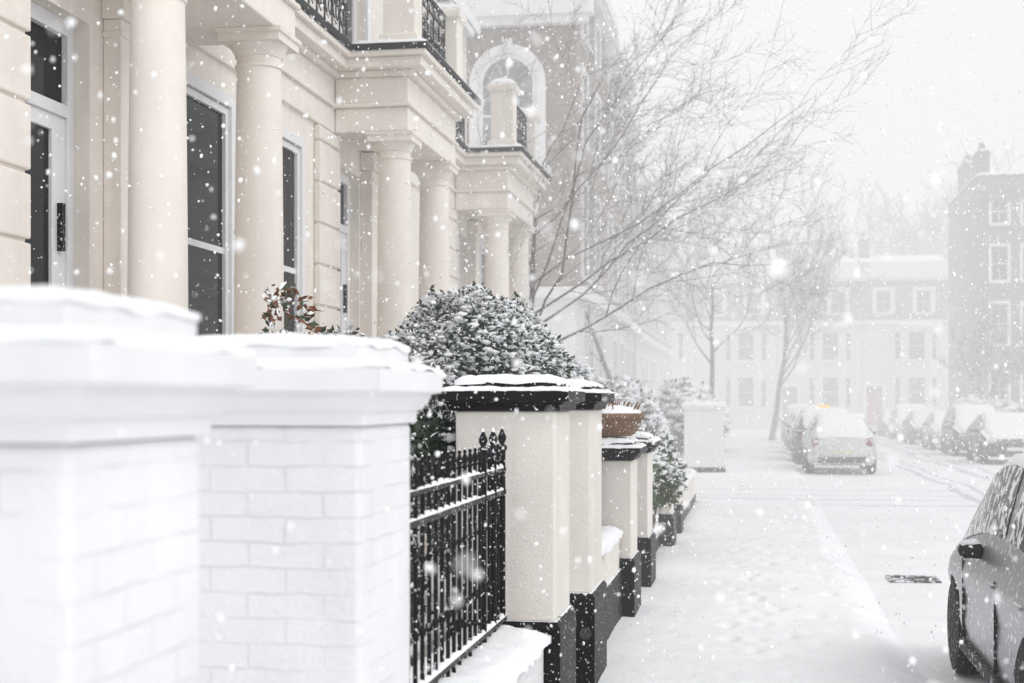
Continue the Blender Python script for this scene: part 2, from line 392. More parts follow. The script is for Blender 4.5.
def entab(mb,x0,x1,y0,y1,z,ends=1,k=1.0):
    def st(o,za,zb): mb.box(x0-o*k*ends,x1+o*k*ends,y0-o*k,y1,z+za,z+zb)
    st(0,0,.24); st(.035,.24,.28); st(.0,.28,.54)
    st(.06,.54,.60); st(.18,.60,.70); st(.23,.70,.76)
def balcony_rail(mb,p0,p1,z,H=.85):
    p0=Vector((*p0,0));p1=Vector((*p1,0)); L=(p1-p0).length; d=(p1-p0)/L
    def bar(a,b,za,zb,w=.02):
        A=p0+d*a;B=p0+d*b
        x0,x1=min(A.x,B.x),max(A.x,B.x); y0,y1=min(A.y,B.y),max(A.y,B.y)
        mb.box(x0-w/2,x1+w/2,y0-w/2,y1+w/2,za,zb)
    bar(0,L,z+.06,z+.085,.03); bar(0,L,z+H-.03,z+H,.045); bar(0,L,z+H-.17,z+H-.15,.022)
    k=max(2,int(L/.24))
    for i in range(k+1):
        a=L*i/k; bar(a,a,z,z+H-.03,.016)
        if i<k:
            c=p0+d*(a+L/k/2)
            def curl(cu,cz,ru,rz,t0=0,t1=2*math.pi,n=12,r=.008):
                pts=[c+d*(cu+math.cos(t0+(t1-t0)*j/n)*ru)+Vector((0,0,z+cz+math.sin(t0+(t1-t0)*j/n)*rz)) for j in range(n+1)]
                mb.tube(pts,[r]*(n+1),4)
            w=L/k*.5
            curl(0,H-.10,w*.45,.038)
            for s in (-1,1):
                curl(s*w*.42,.50,w*.38,.075,-1.57,3.9); curl(s*w*.42,.26,w*.38,.075,-3.9,1.57); curl(s*w*.2,.38,w*.2,.06)
            curl(0,.38,w*.85,.24)
def cream_house(Y0,label,pier=(.06,.74),door=(.86,1.66),pil=1.86):
    t=thing('terraced_house',label,'house',(-4.2,Y0,0),R(90),group='cream stucco terraced houses')
    U=5.8
    w1=(2.66,3.60,1.75,4.08,.06); w2=(4.55,5.42,1.75,4.08,.06); dr=(door[0],door[1],FL,4.12,.20)
    m=MB(); m.panel(0,U,-.15,CT,0,[w1,w2,dr])
    m.box(0,.15,.21,1.1,-.15,CT+EH); m.box(U-.15,U-.001,.02,1.1,-.15,CT+EH); m.box(.001,U-.002,1.1,9,-.15,12.6)
    ops=[(.9,2.1,5.22,7.72),(3.7,4.9,5.22,7.72),(.95,2.05,8.7,10.6),(3.75,4.85,8.7,10.6)]
    m.panel(0,U,CT+EH,12.6,.85,ops,.2)
    m.box(0,.03,.87,1.1,CT+EH,12.6); m.box(U-.03,U-.001,.87,1.1,CT+EH,12.6)
    part(m,'wall',t,CREAM)
    m=MB(); m.box(0,U-.003,-.07,-.001,-.15,.95); m.box(0,U-.003,-.1,-.001,.95,1.03); part(m,'plinth',t,CREAM,b=.01)
    m=MB(); z=1.03
    while z<CT-.05:
        zz=min(z+.40,CT-.02); m.box(pier[0],pier[1],-.07,-.001,z+.012,zz-.012); z+=.40
    m.box(pier[0]+.02,pier[1]-.02,-.045,0,1.03,CT-.01); part(m,'rusticated_pier',t,CREAM,b=.012)
    x=pil
    m=MB(); m.box(x-.14,x+.14,-.13,-.001,FL+.22,CT-.2); m.box(x-.18,x+.18,-.17,-.001,FL+.01,FL+.22); m.box(x-.17,x+.17,-.16,-.001,CT-.2,CT-.01); m.box(x-.155,x+.155,-.145,0,CT-.32,CT-.28); part(m,'pilaster',t,CREAM,b=.008)
    for x in (.86,2.66): obj('column',COLM,t,(x,-.6,FL))
    m=MB(); entab(m,.001,U-.001,-.04,.85,CT,0); part(m,'cornice',t,CREAM,b=.010)
    m=MB(); entab(m,.62,2.90,-.80,-.045,CT+.002,1); part(m,'porch_entablature',t,CREAM,b=.012)
    zt=CT+EH
    m=MB(); m.box(.37,3.15,-1.05,-.285,zt+.003,zt+.06); m.box(-.0,.37,-.29,-.25,zt+.003,zt+.06);m.box(3.15,U,-.29,-.25,zt+.003,zt+.06); part(m,'lead_edging',t,DARK)
    m=MB(); snow_slab(m,.38,3.14,-1.04,-.3,zt+.06,.05,over=.002,seed=Y0); snow_slab(m,3.16,U,-.28,.8,zt+.03,.07,seed=Y0+1,over=.002); snow_slab(m,0,.36,-.28,.8,zt+.03,.07,seed=Y0+2,over=.002); part(m,'snow_cover',t,SNOW,smooth=True)
    m=MB(); m.box(.45,3.05,-.98,-.105,.0,FL-.001)
    for i in range(6):
        m.box(.75,2.6,-.98-.24*(i+1),-.98-.24*i,-.05,FL-.17*(i+1))
    part(m,'porch_steps',t,CREAM,b=.01)
    m=MB(); snow_slab(m,.45,3.05,-.98,-.4,FL,.03,seed=3)
    for i in range(6): snow_slab(m,.75,2.6,-.98-.24*(i+1),-.98-.24*i,FL-.17*(i+1),.045,seed=i)
    part(m,'snow_cover',t,SNOW,smooth=True)
    z=zt+.06
    for x in (.72,2.74):
        m=MB(); m.sq(x-.16,x+.16,-.88,-.56,[(.035,z-.03),(.035,z+.12),(0,z+.14),(0,z+.80),(.04,z+.83),(.05,z+.90),(.0,z+.94)]); part(m,'balcony_pier',t,CREAM,b=.006)
        m=MB(); snow_slab(m,x-.16,x+.16,-.88,-.56,z+.94,.06,seed=x); part(m,'snow_cover',t,SNOW,smooth=True)
    m=MB(); balcony_rail(m,(.90,-.74),(2.56,-.74),z); part(m,'balcony_railing',t,IRON)
    m=MB(); balcony_rail(m,(2.82,-.54),(2.82,-.2),z); part(m,'balcony_railing',t,IRON)
    m=MB(); balcony_rail(m,(2.9,-.20),(U+.5,-.20),z); part(m,'balcony_railing',t,IRON)
    m=MB(); snow_slab(m,2.9,U+.5,-.22,-.18,z+.85,.02,res=.05,over=.003); snow_slab(m,.90,2.56,-.76,-.72,z+.85,.02,res=.05,over=.003); part(m,'snow_cover',t,SNOW,smooth=True)
    m=MB()
    for o in (w1,w2): surround(m,(o[0]+o[1])/2,o[2],o[1]-o[0],o[3]-o[2],0,.09,.03)
    part(m,'window_surround',t,WHITEP)
    m=MB()
    for o in ops[:2]:
        surround(m,(o[0]+o[1])/2,o[2],o[1]-o[0],o[3]-o[2],.85,.16,.05); m.box(o[0]-.3,o[1]+.3,.6,.85,o[3]+.3,o[3]+.42)
    for o in ops[2:]: surround(m,(o[0]+o[1])/2,o[2],o[1]-o[0],o[3]-o[2],.85,.13,.04)
    m.box(0,U-.004,.6,.849,8.2,8.4); m.box(0,U-.004,.35,.849,11.6,11.95)
    part(m,'window_surround',t,WHITEP)
    window(t,3.13,1.76,.94,2.31,.0,'sash'); window(t,4.985,1.76,.87,2.31,.0,'sash')
    for x in (1.5,4.3): window(t,x,5.23,1.2,2.49,.97,'french',sill=False)
    for x in (1.5,4.3): window(t,x,8.71,1.1,1.88,.97,'sash6')
    a,b=door
    d=MB(); d.box(a,a+.09,.10,.19,FL,4.12); d.box(b-.09,b,.10,.19,FL,4.12); d.box(a+.09,b-.09,.10,.19,4.02,4.12); d.box(a+.09,b-.09,.10,.19,3.50,3.58)
    d.box(a+.09,a+.19,.12,.17,FL+.03,3.50); d.box(b-.26,b-.09,.12,.17,FL+.03,3.50); d.box(a+.19,b-.26,.12,.17,FL+.03,FL+.55); d.box(a+.19,b-.26,.12,.17,3.40,3.50)
    do=part(d,'door',t,WHITEP,b=.006)
    g=MB(); g.box(a+.09,b-.09,.145,.155,FL+.1,4.05); part(g,'pane',do,GLASS)
    h=MB(); h.box(b-.20,b-.155,.085,.12,FL+1.60,FL+1.90); part(h,'handle',do,IRON)
    m=MB(); m.box(-.0,U-.005,.7,9.1,12.6,12.75); part(m,'roof',t,DARK)
    m=MB(); snow_slab(m,0,U-.005,.68,9.1,12.75,.12,res=.15); part(m,'snow_cover',t,SNOW,smooth=True)
    m=MB(); m.box(.02,.7,3,5,12.9,14.4); 
    for i in range(4): m.lathe(.35,3.3+.45*i,[(.13,14.4),(.11,14.8)],10)
    part(m,'chimney',t,CREAM)
cream_house(7.35,'cream stucco house with columned porch and sash windows',pier=(-.35,.30),door=(.31,1.17),pil=1.50)
cream_house(13.15,'cream stucco house with columned porch behind a snowy hedge')
cream_house(18.95,'cream stucco end house with columned porch and balcony piers')
# ------------------------------------------------------------------ brick houses
def arch_window(parent,x,z,w,h,y,rz=0):
    m=MB(); n=14
    def ringpts(r,yy): return [(math.cos(math.pi*i/n)*r,yy,h-w/2+math.sin(math.pi*i/n)*r) for i in range(n+1)]
    for r0,r1,y0,y1 in ((w/2,w/2+.22,-.08,0),(w/2-.12,w/2+.0,-.03,.05)):
        A=ringpts(r0,y0);B=ringpts(r1,y0);C=ringpts(r1,y1);D=ringpts(r0,y1); v=A+B+C+D; k=n+1; f=[]
        for i in range(n): f+=[(i,k+i,k+i+1,i+1),(k+i,2*k+i,2*k+i+1,k+i+1),(3*k+i,i,i+1,3*k+i+1)]
        m.add(v,f)
        for s in (-1,1):
            a,b=sorted((s*r0,s*r1)); m.box(a,b,y0,y1,0,h-w/2)
    m.box(-w/2-.36,w/2+.36,-.14,0,-.16,0); m.box(-.03,.03,-.02,.04,0,h-.08); m.box(-w/2,w/2,-.02,.04,h*.45,h*.45+.06)
    m.box(-.13,.13,-.13,0,h,h+.34)
    e=obj('window',m.mesh('frame',[WHITEP]),parent,(x,y,z),rz)
    g=MB(); g.box(-w/2,w/2,.0,.012,0,h-w/2); g.add([(0,0,h-w/2)]+[(a,0,c) for a,b,c in ringpts(w/2,0)],[(0,i+2,i+1) for i in range(n)]); obj('pane',g.mesh('pane',[GLASSP]),e)
    return e
def brick_house(loc,rz,W,H,D,floors,label,group,wm=BRICK,lower_h=0,door=None,doorx=.15,roof='flat',ww=.95,style='sash6',chim=True,pitch=1.0,st=.16,bay=None,cm=None):
    t=thing('terraced_house',label,'house',loc,rz,group=group)
    ops=[];wins=[]
    for (z,h,lst) in floors:
        for f in lst:
            ops.append((f*W-ww/2,f*W+ww/2,z,z+h)); wins.append((f*W,z,h))
    if door:
        ops.append((doorx*W-.5,doorx*W+.5,.15,2.7))
    lo=[o for o in ops if o[2]<lower_h]; up=[o for o in ops if o[2]>=lower_h]
    m=MB()
    if lower_h: 
        m.panel(0,W,-.15,lower_h,0,lo,.14,1); m.panel(0,W,lower_h,H,0,up,.14,0)
    else: m.panel(0,W,-.15,H,0,ops,.14,0)
    m.box(.002,W-.002,.35,D,-.15,H-.01,0)
    m.box(.0,.1,.004,.35,-.15,H-.01,0); m.box(W-.1,W,.004,.35,-.15,H-.01,0)
    part(m,'wall',t,[wm,WHITES])
    m=MB()
    for o in ops: surround(m,(o[0]+o[1])/2,o[2],o[1]-o[0],o[3]-o[2],0,st,.06)
    part(m,'window_surround',t,WHITEP)
    m=MB()
    for z in ([lower_h] if lower_h else []): m.box(0,W-.003,-.28,-.002,z-.12,z+.16)
    m.box(-.0,W-.003,-.45 if not cm else -.15,-.002,H-1.1,H-.85 if cm else H-.75); m.box(0,W-.003,-.3 if not cm else -.1,-.002,H-1.25,H-1.1); m.box(0,W-.003,-.06,-.002,H-.75,H-.001)
    part(m,'cornice',t,cm or WHITEP)
    for (x,z,h) in wins: window(t,x,z,ww,h,.04,style,gm=GLASSF)
    if bay:
        c=bay*W; m=MB(); pts=[(c-1.45,0),(c-.85,-.8),(c+.85,-.8),(c+1.45,0)]
        vs=[(x,y,-.1) for x,y in pts]+[(x,y,6.5) for x,y in pts]; m.add(vs,[(0,1,5,4),(1,2,6,5),(2,3,7,6),(4,5,6,7)]); m.box(c-1.1,c+1.1,-.95,-.01,6.5,6.7)
        bo=part(m,'bay',t,WHITES)
        for z,h in ((1.35,2.0),(4.4,1.9)):
            window(bo,c,z,1.1,h,-.86,'sash',gm=GLASSF)
            window(bo,c-1.17,z,.6,h,-.45,'sash',-math.atan2(.8,.6),gm=GLASSF,sill=False); window(bo,c+1.17,z,.6,h,-.45,'sash',math.atan2(.8,.6),gm=GLASSF,sill=False)
        m=MB(); snow_slab(m,c-1.1,c+1.1,-.95,-.02,6.7,.12,res=.1); part(m,'snow_cover',bo,SNOW,True)
    if door:
        d=MB(); d.box(doorx*W-.48,doorx*W+.48,.06,.12,.15,2.3); 
        for px in (-.22,.22):
            for pz in (.35,1.25): d.box(doorx*W+px-.15,doorx*W+px+.15,.045,.06,pz,pz+.7)
        do=part(d,'door',t,door); g=MB(); g.box(doorx*W-.48,doorx*W+.48,.07,.09,2.36,2.68); part(g,'pane',do,GLASSF)
    m=MB()
    if roof=='flat': m.box(-.02,W-.006,-.08,D,H,H+.12)
    else: m.add([(0,.15,H),(W-.006,.15,H),(W-.006,D*.45,H+pitch),(0,D*.45,H+pitch),(0,D,H),(W-.006,D,H)],[(0,1,2,3),(3,2,5,4),(0,3,4),(1,5,2)])
    part(m,'roof',t,DARK if roof=='flat' else SNOW)
    if roof=='flat':
        m=MB(); snow_slab(m,-.02,W-.006,-.08,D,H+.12,.12,res=.2); part(m,'snow_cover',t,SNOW,smooth=True)
    if chim:
        for (cy,cl,ch) in ([(D*.3,2,1.1)] if chim is True else chim):
            m=MB(); zc=H+(pitch if roof!='flat' else .1); m.box(.05,.65,cy,cy+cl,H-.2,zc+ch); m.box(.0,.7,cy-.05,cy+cl+.05,zc+ch-.25,zc+ch-.12)
            n=int(cl/.48)
            for i in range(n): m.lathe(.35,cy+.25+.48*i,[(.13,zc+ch),(.11,zc+ch+.35+.15*(i%2))],8)
            c=part(m,'chimney',t,wm)
            m=MB(); snow_slab(m,.05,.65,cy,cy+cl,zc+ch,.08,res=.1); obj('snow_cover',m.mesh('snow_cover',[SNOW],True),c)
    return t
gA='brick houses beyond the side street'
fl=[(1.4,2.2,(.45,.8)),(4.9,2.4,(.25,.72)),(8.3,1.9,(.25,.72)),(11,1.2,(.25,.72))]
h=brick_house((-4.4,35.2,0),R(90),6.6,13.6,11,fl,'tall brick corner house with white arched side window',gA,lower_h=4.4,door=DOORD,doorx=.15,ww=1.05)
RZ=R(-90)
arch_window(h,-.02,7.55,1.5,2.9,1.72,RZ); arch_window(h,-.02,7.55,1.5,2.9,6.4,RZ)
m=MB(); m.T=Matrix.Rotation(RZ,4,'Z')
m.box(-11,.3,-.28,-.01,4.28,4.56); m.box(-11,.45,-.45,-.01,11.3,11.75); m.box(-11,.3,-.3,-.01,11.1,11.3); m.box(-11,0,-.06,-.01,-.1,4.28); m.box(-11,0,-.06,-.01,11.75,13.5)
part(m,'string_course',h,WHITEP)
window(h,-.1,1.3,1.0,2.1,3.0,'sash',RZ,gm=GLASSF)
brick_house((-4.4,41.83,0),R(90),6.6,13.2,11,fl,'tall brick house with white cornice in falling snow',gA,lower_h=4.4,door=DOORR,ww=1.05)
brick_house((-4.6,48.46,0),R(90),6.6,12.6,11,fl[:3],'tall brick house with white cornice in falling snow',gA,lower_h=4.4,door=DOORD,ww=1.05)
for i in range(4):
    brick_house((-4.8,58+6.3*i,0),R(90),6.27,11.4,10,fl[:3],'pale stucco and brick house behind bare trees',gA,lower_h=4.4,door=DOORD,ww=1.0)
gE='terraced houses closing the end of the street'
fe=[(7.5,1.5,(.25,.72))]
for i in range(4):
    brick_house((-9.4+5.45*i,96,0),0,5.42,10.9,9,fe,'brick and white stucco house with canted bay and red door' if i in (0,3) else 'brick and white stucco house with canted bay',gE,wm=BRICKE,lower_h=6.9,door=DOORR if i in(0,3) else DOORD,doorx=.14,roof='pitch',ww=.95,pitch=.8,st=.24,bay=.62)
gR='dark brick houses near the junction'
fr=[(1.4,1.9,(.2,.5,.8)),(4.6,2.1,(.2,.5,.8)),(7.8,1.8,(.2,.5,.8)),(10.7,1.3,(.2,.5,.8))]
brick_house((11.1,75,0),0,3.6,13.1,11,[(z,h_,(.3,.72)) for z,h_,_ in fr],'dark brick house of four storeys with chimneys',gR,wm=BRICKD,ww=.85,st=.10,chim=[(.3,1.6,1.3),(5,2.4,1.5)],cm=BRICKD)
brick_house((14.72,75.3,0),0,5.0,12.5,11,[(z,h_,(.2,.5,.8)) for z,h_,_ in fr[:3]]+[(10.2,1.0,(.2,.5,.8))],'dark brick house of four storeys beside bare trees',gR,wm=BRICKD,ww=.85,st=.10,chim=[(.4,2.2,1.8)],cm=BRICKD)
t=thing('garden_wall','white rendered corner wall topped with snow','wall',(-1.2,35,0))
m=MB(); m.sq(-.5,.45,-.3,.3,[(0.03,-.1),(.03,.35),(0,.37),(0,1.5),(.05,1.53),(.05,1.62)]); m.box(-.3,.2,.3,9,-.1,1.25); part(m,'wall',t,WHITEP)
m=MB(); snow_slab(m,-.55,.5,-.35,.35,1.62,.08); snow_slab(m,-.3,.2,.36,9,1.25,.08,res=.1); part(m,'snow_cover',t,SNOW,smooth=True)
m=MB(); m.box(-.54,.5,-.335,-.331,-.1,.12); part(m,'plinth',t,BLACK)
# ------------------------------------------------------------------ trees
def tree(loc,seed,label,L0,r0,levels,bias,mat_,nb=(6,5,5,4),spread=.9,trunk_dir=(0,0,1),lenf=(.95,.62,.55,.5,.5),group='bare street trees',minr=.004,trunk_frac=.45,upb=.10,rk=(.5,.68),crook=.15):
    rd=random.Random(seed)
    t=thing('tree',label,'tree',loc,group=group)
    tr=MB(); cr=MB(); bias=Vector(bias)
    def grow(p,d,L,r,lv):
        n=[9,8,6,4,3,2][min(lv,5)]
        pts=[p.copy()];rs=[r]; dd=d.copy()
        for i in range(n):
            j=.10 if lv==0 else crook
            dd=dd+Vector((rd.gauss(0,j),rd.gauss(0,j),rd.gauss(0,j)))+Vector((0,0,upb*(1 if lv<3 else .6)))*.6+bias*(.05 if lv else .02)
            dd.normalize(); p=p+dd*(L/n); pts.append(p.copy()); rs.append(max(minr*.6,r*(1-.72*(i+1)/n)))
        (tr if lv==0 else cr).tube(pts,rs,[9,7,5,4,3,3][min(lv,5)])
        if lv>=levels: return
        k=nb[min(lv,len(nb)-1)]
        for c in range(k):
            f=(trunk_frac+(1-trunk_frac)*(c+.4)/k) if lv==0 else (.18+.80*(c+rd.random()*.6)/k)
            idx=f*n; i0=min(n-1,int(idx)); q=pts[i0].lerp(pts[i0+1],idx-i0); ax=(pts[i0+1]-pts[i0]).normalized()
            perp=ax.cross(Vector((rd.gauss(0,1),rd.gauss(0,1),rd.gauss(0,1)))); 
            if perp.length<.01: continue
            perp.normalize()
            nd=(ax*(1-spread*.45)+perp*spread*rd.uniform(.55,1)+bias*.32).normalized()
            if lv==0 and nd.z<.3: nd.z=.35+rd.random()*.3; nd.normalize()
            rr=max(minr,rs[i0]*rd.uniform(*rk)); grow(q,nd,L*lenf[min(lv,4)]*rd.uniform(.65,1.1)*(1-.25*f),rr,lv+1)
    grow(Vector((0,0,-.1)),Vector(trunk_dir).normalized(),L0,r0,0)
    part(tr,'trunk',t,mat_,True); part(cr,'crown',t,mat_,True)
    return t
tree((-3.55,22.9,0),11,'large bare tree with snow lined branches over pavement',5.4,.085,4,(.92,-.25,.28),BARK,nb=(11,8,7,5),spread=.92,trunk_frac=.42,lenf=(1.15,.56,.5,.5),trunk_dir=(.05,0,1),minr=.0034,rk=(.34,.48),crook=.175)
tree((-3.2,37.5,0),5,'bare tree behind white corner wall',6.0,.09,4,(.2,0,.15),BARKF,nb=(8,6,6,4),minr=.005,rk=(.34,.48))
tree((-1.6,51,0),21,'bare tree beside brick houses in mist',6.6,.12,4,(0,0,.15),BARKF,nb=(9,8,7,4),minr=.007,upb=.16,spread=.75,rk=(.34,.48))
tree((.7,64,0),23,'slim bare tree at the kerb near parked cars',6.6,.15,4,(0,0,.15),BARKF,nb=(10,8,7,4),minr=.009,upb=.18,spread=.62,trunk_frac=.35,rk=(.36,.5))
tree((9.4,62,0),31,'small bare tree in front of dark brick houses',3.8,.12,4,(0,0,.1),BARKF,nb=(9,7,6,4),minr=.011,rk=(.4,.55))
tree((11.2,58,0),32,'small bare tree in front of dark brick houses',4.0,.12,4,(-.1,0,.1),BARKF,nb=(9,7,6,4),minr=.011,rk=(.4,.55))
tree((13.0,118,0),41,'huge bare tree rising behind the end houses',12.5,.5,4,(0,0,.1),BARKF,nb=(12,9,8,5),minr=.045,spread=.85,rk=(.45,.6))
# ------------------------------------------------------------------ bushes
bm=bmesh.new(); bmesh.ops.create_icosphere(bm,subdivisions=1,radius=1); ICO_V=np.array([v.co[:] for v in bm.verts]); ICO_F=np.array([[v.index for v in f.verts] for f in bm.faces]); bm.free()
def scatter_blobs(locs,scales,name,m,rngs):
    N=len(locs); k=len(ICO_V)
    jit=1+rngs.uniform(-.35,.35,(N,k,1))
    V=ICO_V[None]*jit*np.asarray(scales).reshape(N,1,-1)+np.asarray(locs)[:,None,:]
    F=(ICO_F[None]+(np.arange(N)*k)[:,None,None]).reshape(-1,3)
    me=bpy.data.meshes.new(name); me.vertices.add(N*k); me.vertices.foreach_set('co',V.reshape(-1))
    me.loops.add(len(F)*3); me.loops.foreach_set('vertex_index',F.reshape(-1).astype(np.int32))
    me.polygons.add(len(F)); me.polygons.foreach_set('loop_start',np.arange(0,len(F)*3,3,dtype=np.int32)); 
    try: me.polygons.foreach_set('loop_total',np.full(len(F),3,dtype=np.int32))
    except Exception: pass
    me.polygons.foreach_set('use_smooth',np.ones(len(F),dtype=bool))
    me.materials.append(m); me.update(calc_edges=True); me.validate(); return me
def bush(name,label,cat,lobes,n,ls,mats,snow_n,snow_s,seed,core=True,origin=(0,0,0),asp=1.9,sleaf=.35):
    rd=np.random.default_rng(seed); o=np.array(origin,float)
    t=thing(name,label,cat,tuple(o))
    L=[(np.array(c,float)-o,np.array(r,float)) for c,r in lobes]
    vol=np.array([r.prod()**.67 for c,r in L]); pr=vol/vol.sum()
    mb=MB(); sl=[];ss=[]
    def samp():
        i=rd.choice(len(L),p=pr); c,r=L[i]; u=rd.normal(size=3); u/=np.linalg.norm(u)
        q=u*(rd.uniform(.82,1.10)+.22*noise.noise(Vector(u*3.2+i)))
        return c+q*r,u/r/np.linalg.norm(u/r)
    for k in range(n):
        p,u=samp()
        if any((((p-c)/r)**2).sum()<.55 for c,r in L): continue
        d=rd.normal(size=3)*.8+u*.8; d/=np.linalg.norm(d)
        s=np.cross(d,rd.normal(size=3)); s/=np.linalg.norm(s)
        nn=np.cross(d,s); l=ls*rd.uniform(.6,1.25); w=l/asp
        a=p; b=p+d*l*.5+s*w*.5+nn*w*.12; c2=p+d*l; e=p+d*l*.5-s*w*.5+nn*w*.12
        mi=0 if rd.random()<.6 else 1
        mb.add([tuple(a),tuple(b),tuple(c2),tuple(e)],[(0,1,2),(0,2,3)],mi)
        clump=noise.noise(Vector(p*4.5))*.9
        if u[2]>rd.uniform(-.6,.4)-clump and rd.random()<sleaf:
            up=np.array([0,0,.006]); mb.add([tuple(a+up),tuple(b+up),tuple(c2+up),tuple(e+up)],[(0,1,2),(0,2,3)],2)
    for k in range(snow_n):
        p,u=samp()
        if u[2]<rd.uniform(-.35,.45)-noise.noise(Vector(p*4.5))*1.0: continue
        if any((((p-c)/r)**2).sum()<.6 for c,r in L): continue
        z=snow_s*(.25+1.5*rd.random()**2); sl.append(p); ss.append((z*rd.uniform(.7,1.7),z*rd.uniform(.7,1.7),z*rd.uniform(.4,.8)))
    if core:
        for c,r in L:
            bmn=bmesh.new(); bmesh.ops.create_icosphere(bmn,subdivisions=3,radius=1)
            vs=[]
            for v in bmn.verts:
                q=np.array(v.co[:])*(.78+.12*noise.noise(v.co*2.5)); vs.append(tuple(c+q*r))
            mb.add(vs,[tuple(v.index for v in f.verts) for f in bmn.faces],0); bmn.free()
    part(mb,'foliage',t,list(mats)+[SNOW])
    if sl: obj('snow_cover',scatter_blobs(np.array(sl),np.array(ss),'snow_cover',SNOW,rd),t)
    m=MB()
    for k in range(5):
        a=k*1.3; m.tube([Vector((0.05*math.cos(a),.05*math.sin(a),0)),Vector((.12*math.cos(a),.12*math.sin(a),.5)),Vector((.2*math.cos(a),.2*math.sin(a),1.0))],[.03,.022,.012],5)
    part(m,'stem',t,BARK)
    return t
bush('hedge','rounded evergreen hedge heaped with snow behind garden pillars','hedge',
  [((-2.20,10.9,1.92),(.52,.65,.60)),((-1.95,11.4,1.86),(.45,.5,.52)),((-1.75,11.9,1.66),(.42,.5,.46)),((-1.62,12.6,1.46),(.42,.6,.42)),((-2.50,10.5,1.65),(.50,.5,.58)),((-2.0,11.2,1.1),(.6,1.1,.85))],
  34000,.046,[LEAF,LEAF2],46000,.018,1,origin=(-1.95,11.2,0),sleaf=.5)
bush('shrub','small light green shrub with snow overhanging a low wall','shrub',
  [((-1.15,15.6,.98),(.26,.46,.30)),((-1.06,16.3,.82),(.20,.36,.24)),((-1.3,15.1,.78),(.22,.3,.26))],5000,.10,[LEAF3,LEAF2],7000,.033,2,origin=(-1.2,15.6,0),asp=2.6,sleaf=.6)
bush('shrub','pale snow laden shrub in a front garden','shrub',
  [((-2.1,22.0,1.40),(.6,1.0,.6)),((-1.8,23.2,1.0),(.4,.8,.5)),((-2.5,20.6,1.3),(.5,.8,.6))],5000,.08,[BARKF,LEAF3],20000,.040,3,origin=(-2,21.8,0),sleaf=.9)
bush('shrub','russet leaved shrub beside the porch steps','shrub',
  [((-2.75,8.15,1.98),(.16,.2,.38)),((-2.85,8.0,1.4),(.3,.3,.45))],1500,.06,[LEAFB,LEAF2],200,.014,4,core=False,origin=(-2.8,8.1,0),asp=1.7,sleaf=.15)
bush('shrub','small green garden shrub near the columns','shrub',
  [((-2.95,9.9,1.80),(.20,.3,.42)),((-3.1,10,1.2),(.4,.4,.5))],2600,.06,[LEAF2,LEAF],700,.025,5,origin=(-3.05,9.95,0))
bush('shrub','dark ivy clump behind iron railings','shrub',
  [((-1.75,6.7,1.42),(.18,.26,.18)),((-1.9,6.6,.8),(.3,.4,.5)),((-1.6,7.2,1.5),(.13,.22,.15))],3200,.055,[LEAF,LEAF],500,.02,6,origin=(-1.8,6.7,0),sleaf=.12)
bush('shrub','low snowy hedge beside parked cars','shrub',
  [((9.6,52,.7),(.7,3,.8)),((9.7,60,.8),(.8,3,.9)),((9.8,68,.8),(.8,3,1.0))],6000,.16,[LEAF,BARKF],6000,.12,7,origin=(9.6,58,0))
bush('shrub','snowy shrubs along garden walls past the junction','shrub',
  [((-1.9,38.5,1.3),(.6,1.6,.9)),((-1.7,43,1.0),(.6,2.2,.8)),((-1.6,50,1.0),(.6,3,.8))],5000,.15,[LEAF,BARKF],6500,.10,8,origin=(-1.8,42,0))
# planter on pillar
t=thing('planter','shallow brown clay planter filled with snow on a pillar','planter',(-1.19,11.56,1.425))
m=MB(); m.lathe(0,0,[(.20,0),(.23,.02),(.27,.08),(.285,.13),(.305,.14),(.305,.185),(.27,.185),(.25,.14)],28); part(m,'pot',t,TERRA,True)
m=MB(); m.lathe(0,0,[(.285,.16),(.27,.205),(.2,.235),(.1,.25),(.01,.255)],24); part(m,'snow_cover',t,SNOW,True)
rd=random.Random(5); m=MB()
for i in range(60):
    a=rd.uniform(0,6.28); r=rd.uniform(.02,.25); m.tube([Vector((r*math.cos(a),r*math.sin(a),.18)),Vector((r*1.15*math.cos(a),r*1.15*math.sin(a),.24+rd.random()*.04)),Vector((r*1.3*math.cos(a),r*1.3*math.sin(a),.25+rd.random()*.06))],[.006,.005,.002],4)
part(m,'plant',t,LEAFB)
# manhole
t=thing('manhole_cover','partly snowed over square iron cover in road','manhole cover',(1.58,14.9,-.1))
m=MB(); m.box(-.25,.25,-.24,-.2,0,.014); m.box(-.25,.25,.2,.24,0,.014); m.box(-.25,-.21,-.2,.2,0,.014); m.box(.21,.25,-.2,.2,0,.014); part(m,'frame',t,mat('snowy_iron_frame',(.10,.10,.11),.6,dust=.7,dscale=11))
m=MB(); m.box(-.205,.205,-.195,.195,-.0,.010)
for i in range(8): m.box(-.19,.19,-.18+.046*i,-.165+.046*i,.010,.013)
part(m,'lid',t,mat('wet_iron',(.10,.10,.105),.5,dust=.5,dscale=9))
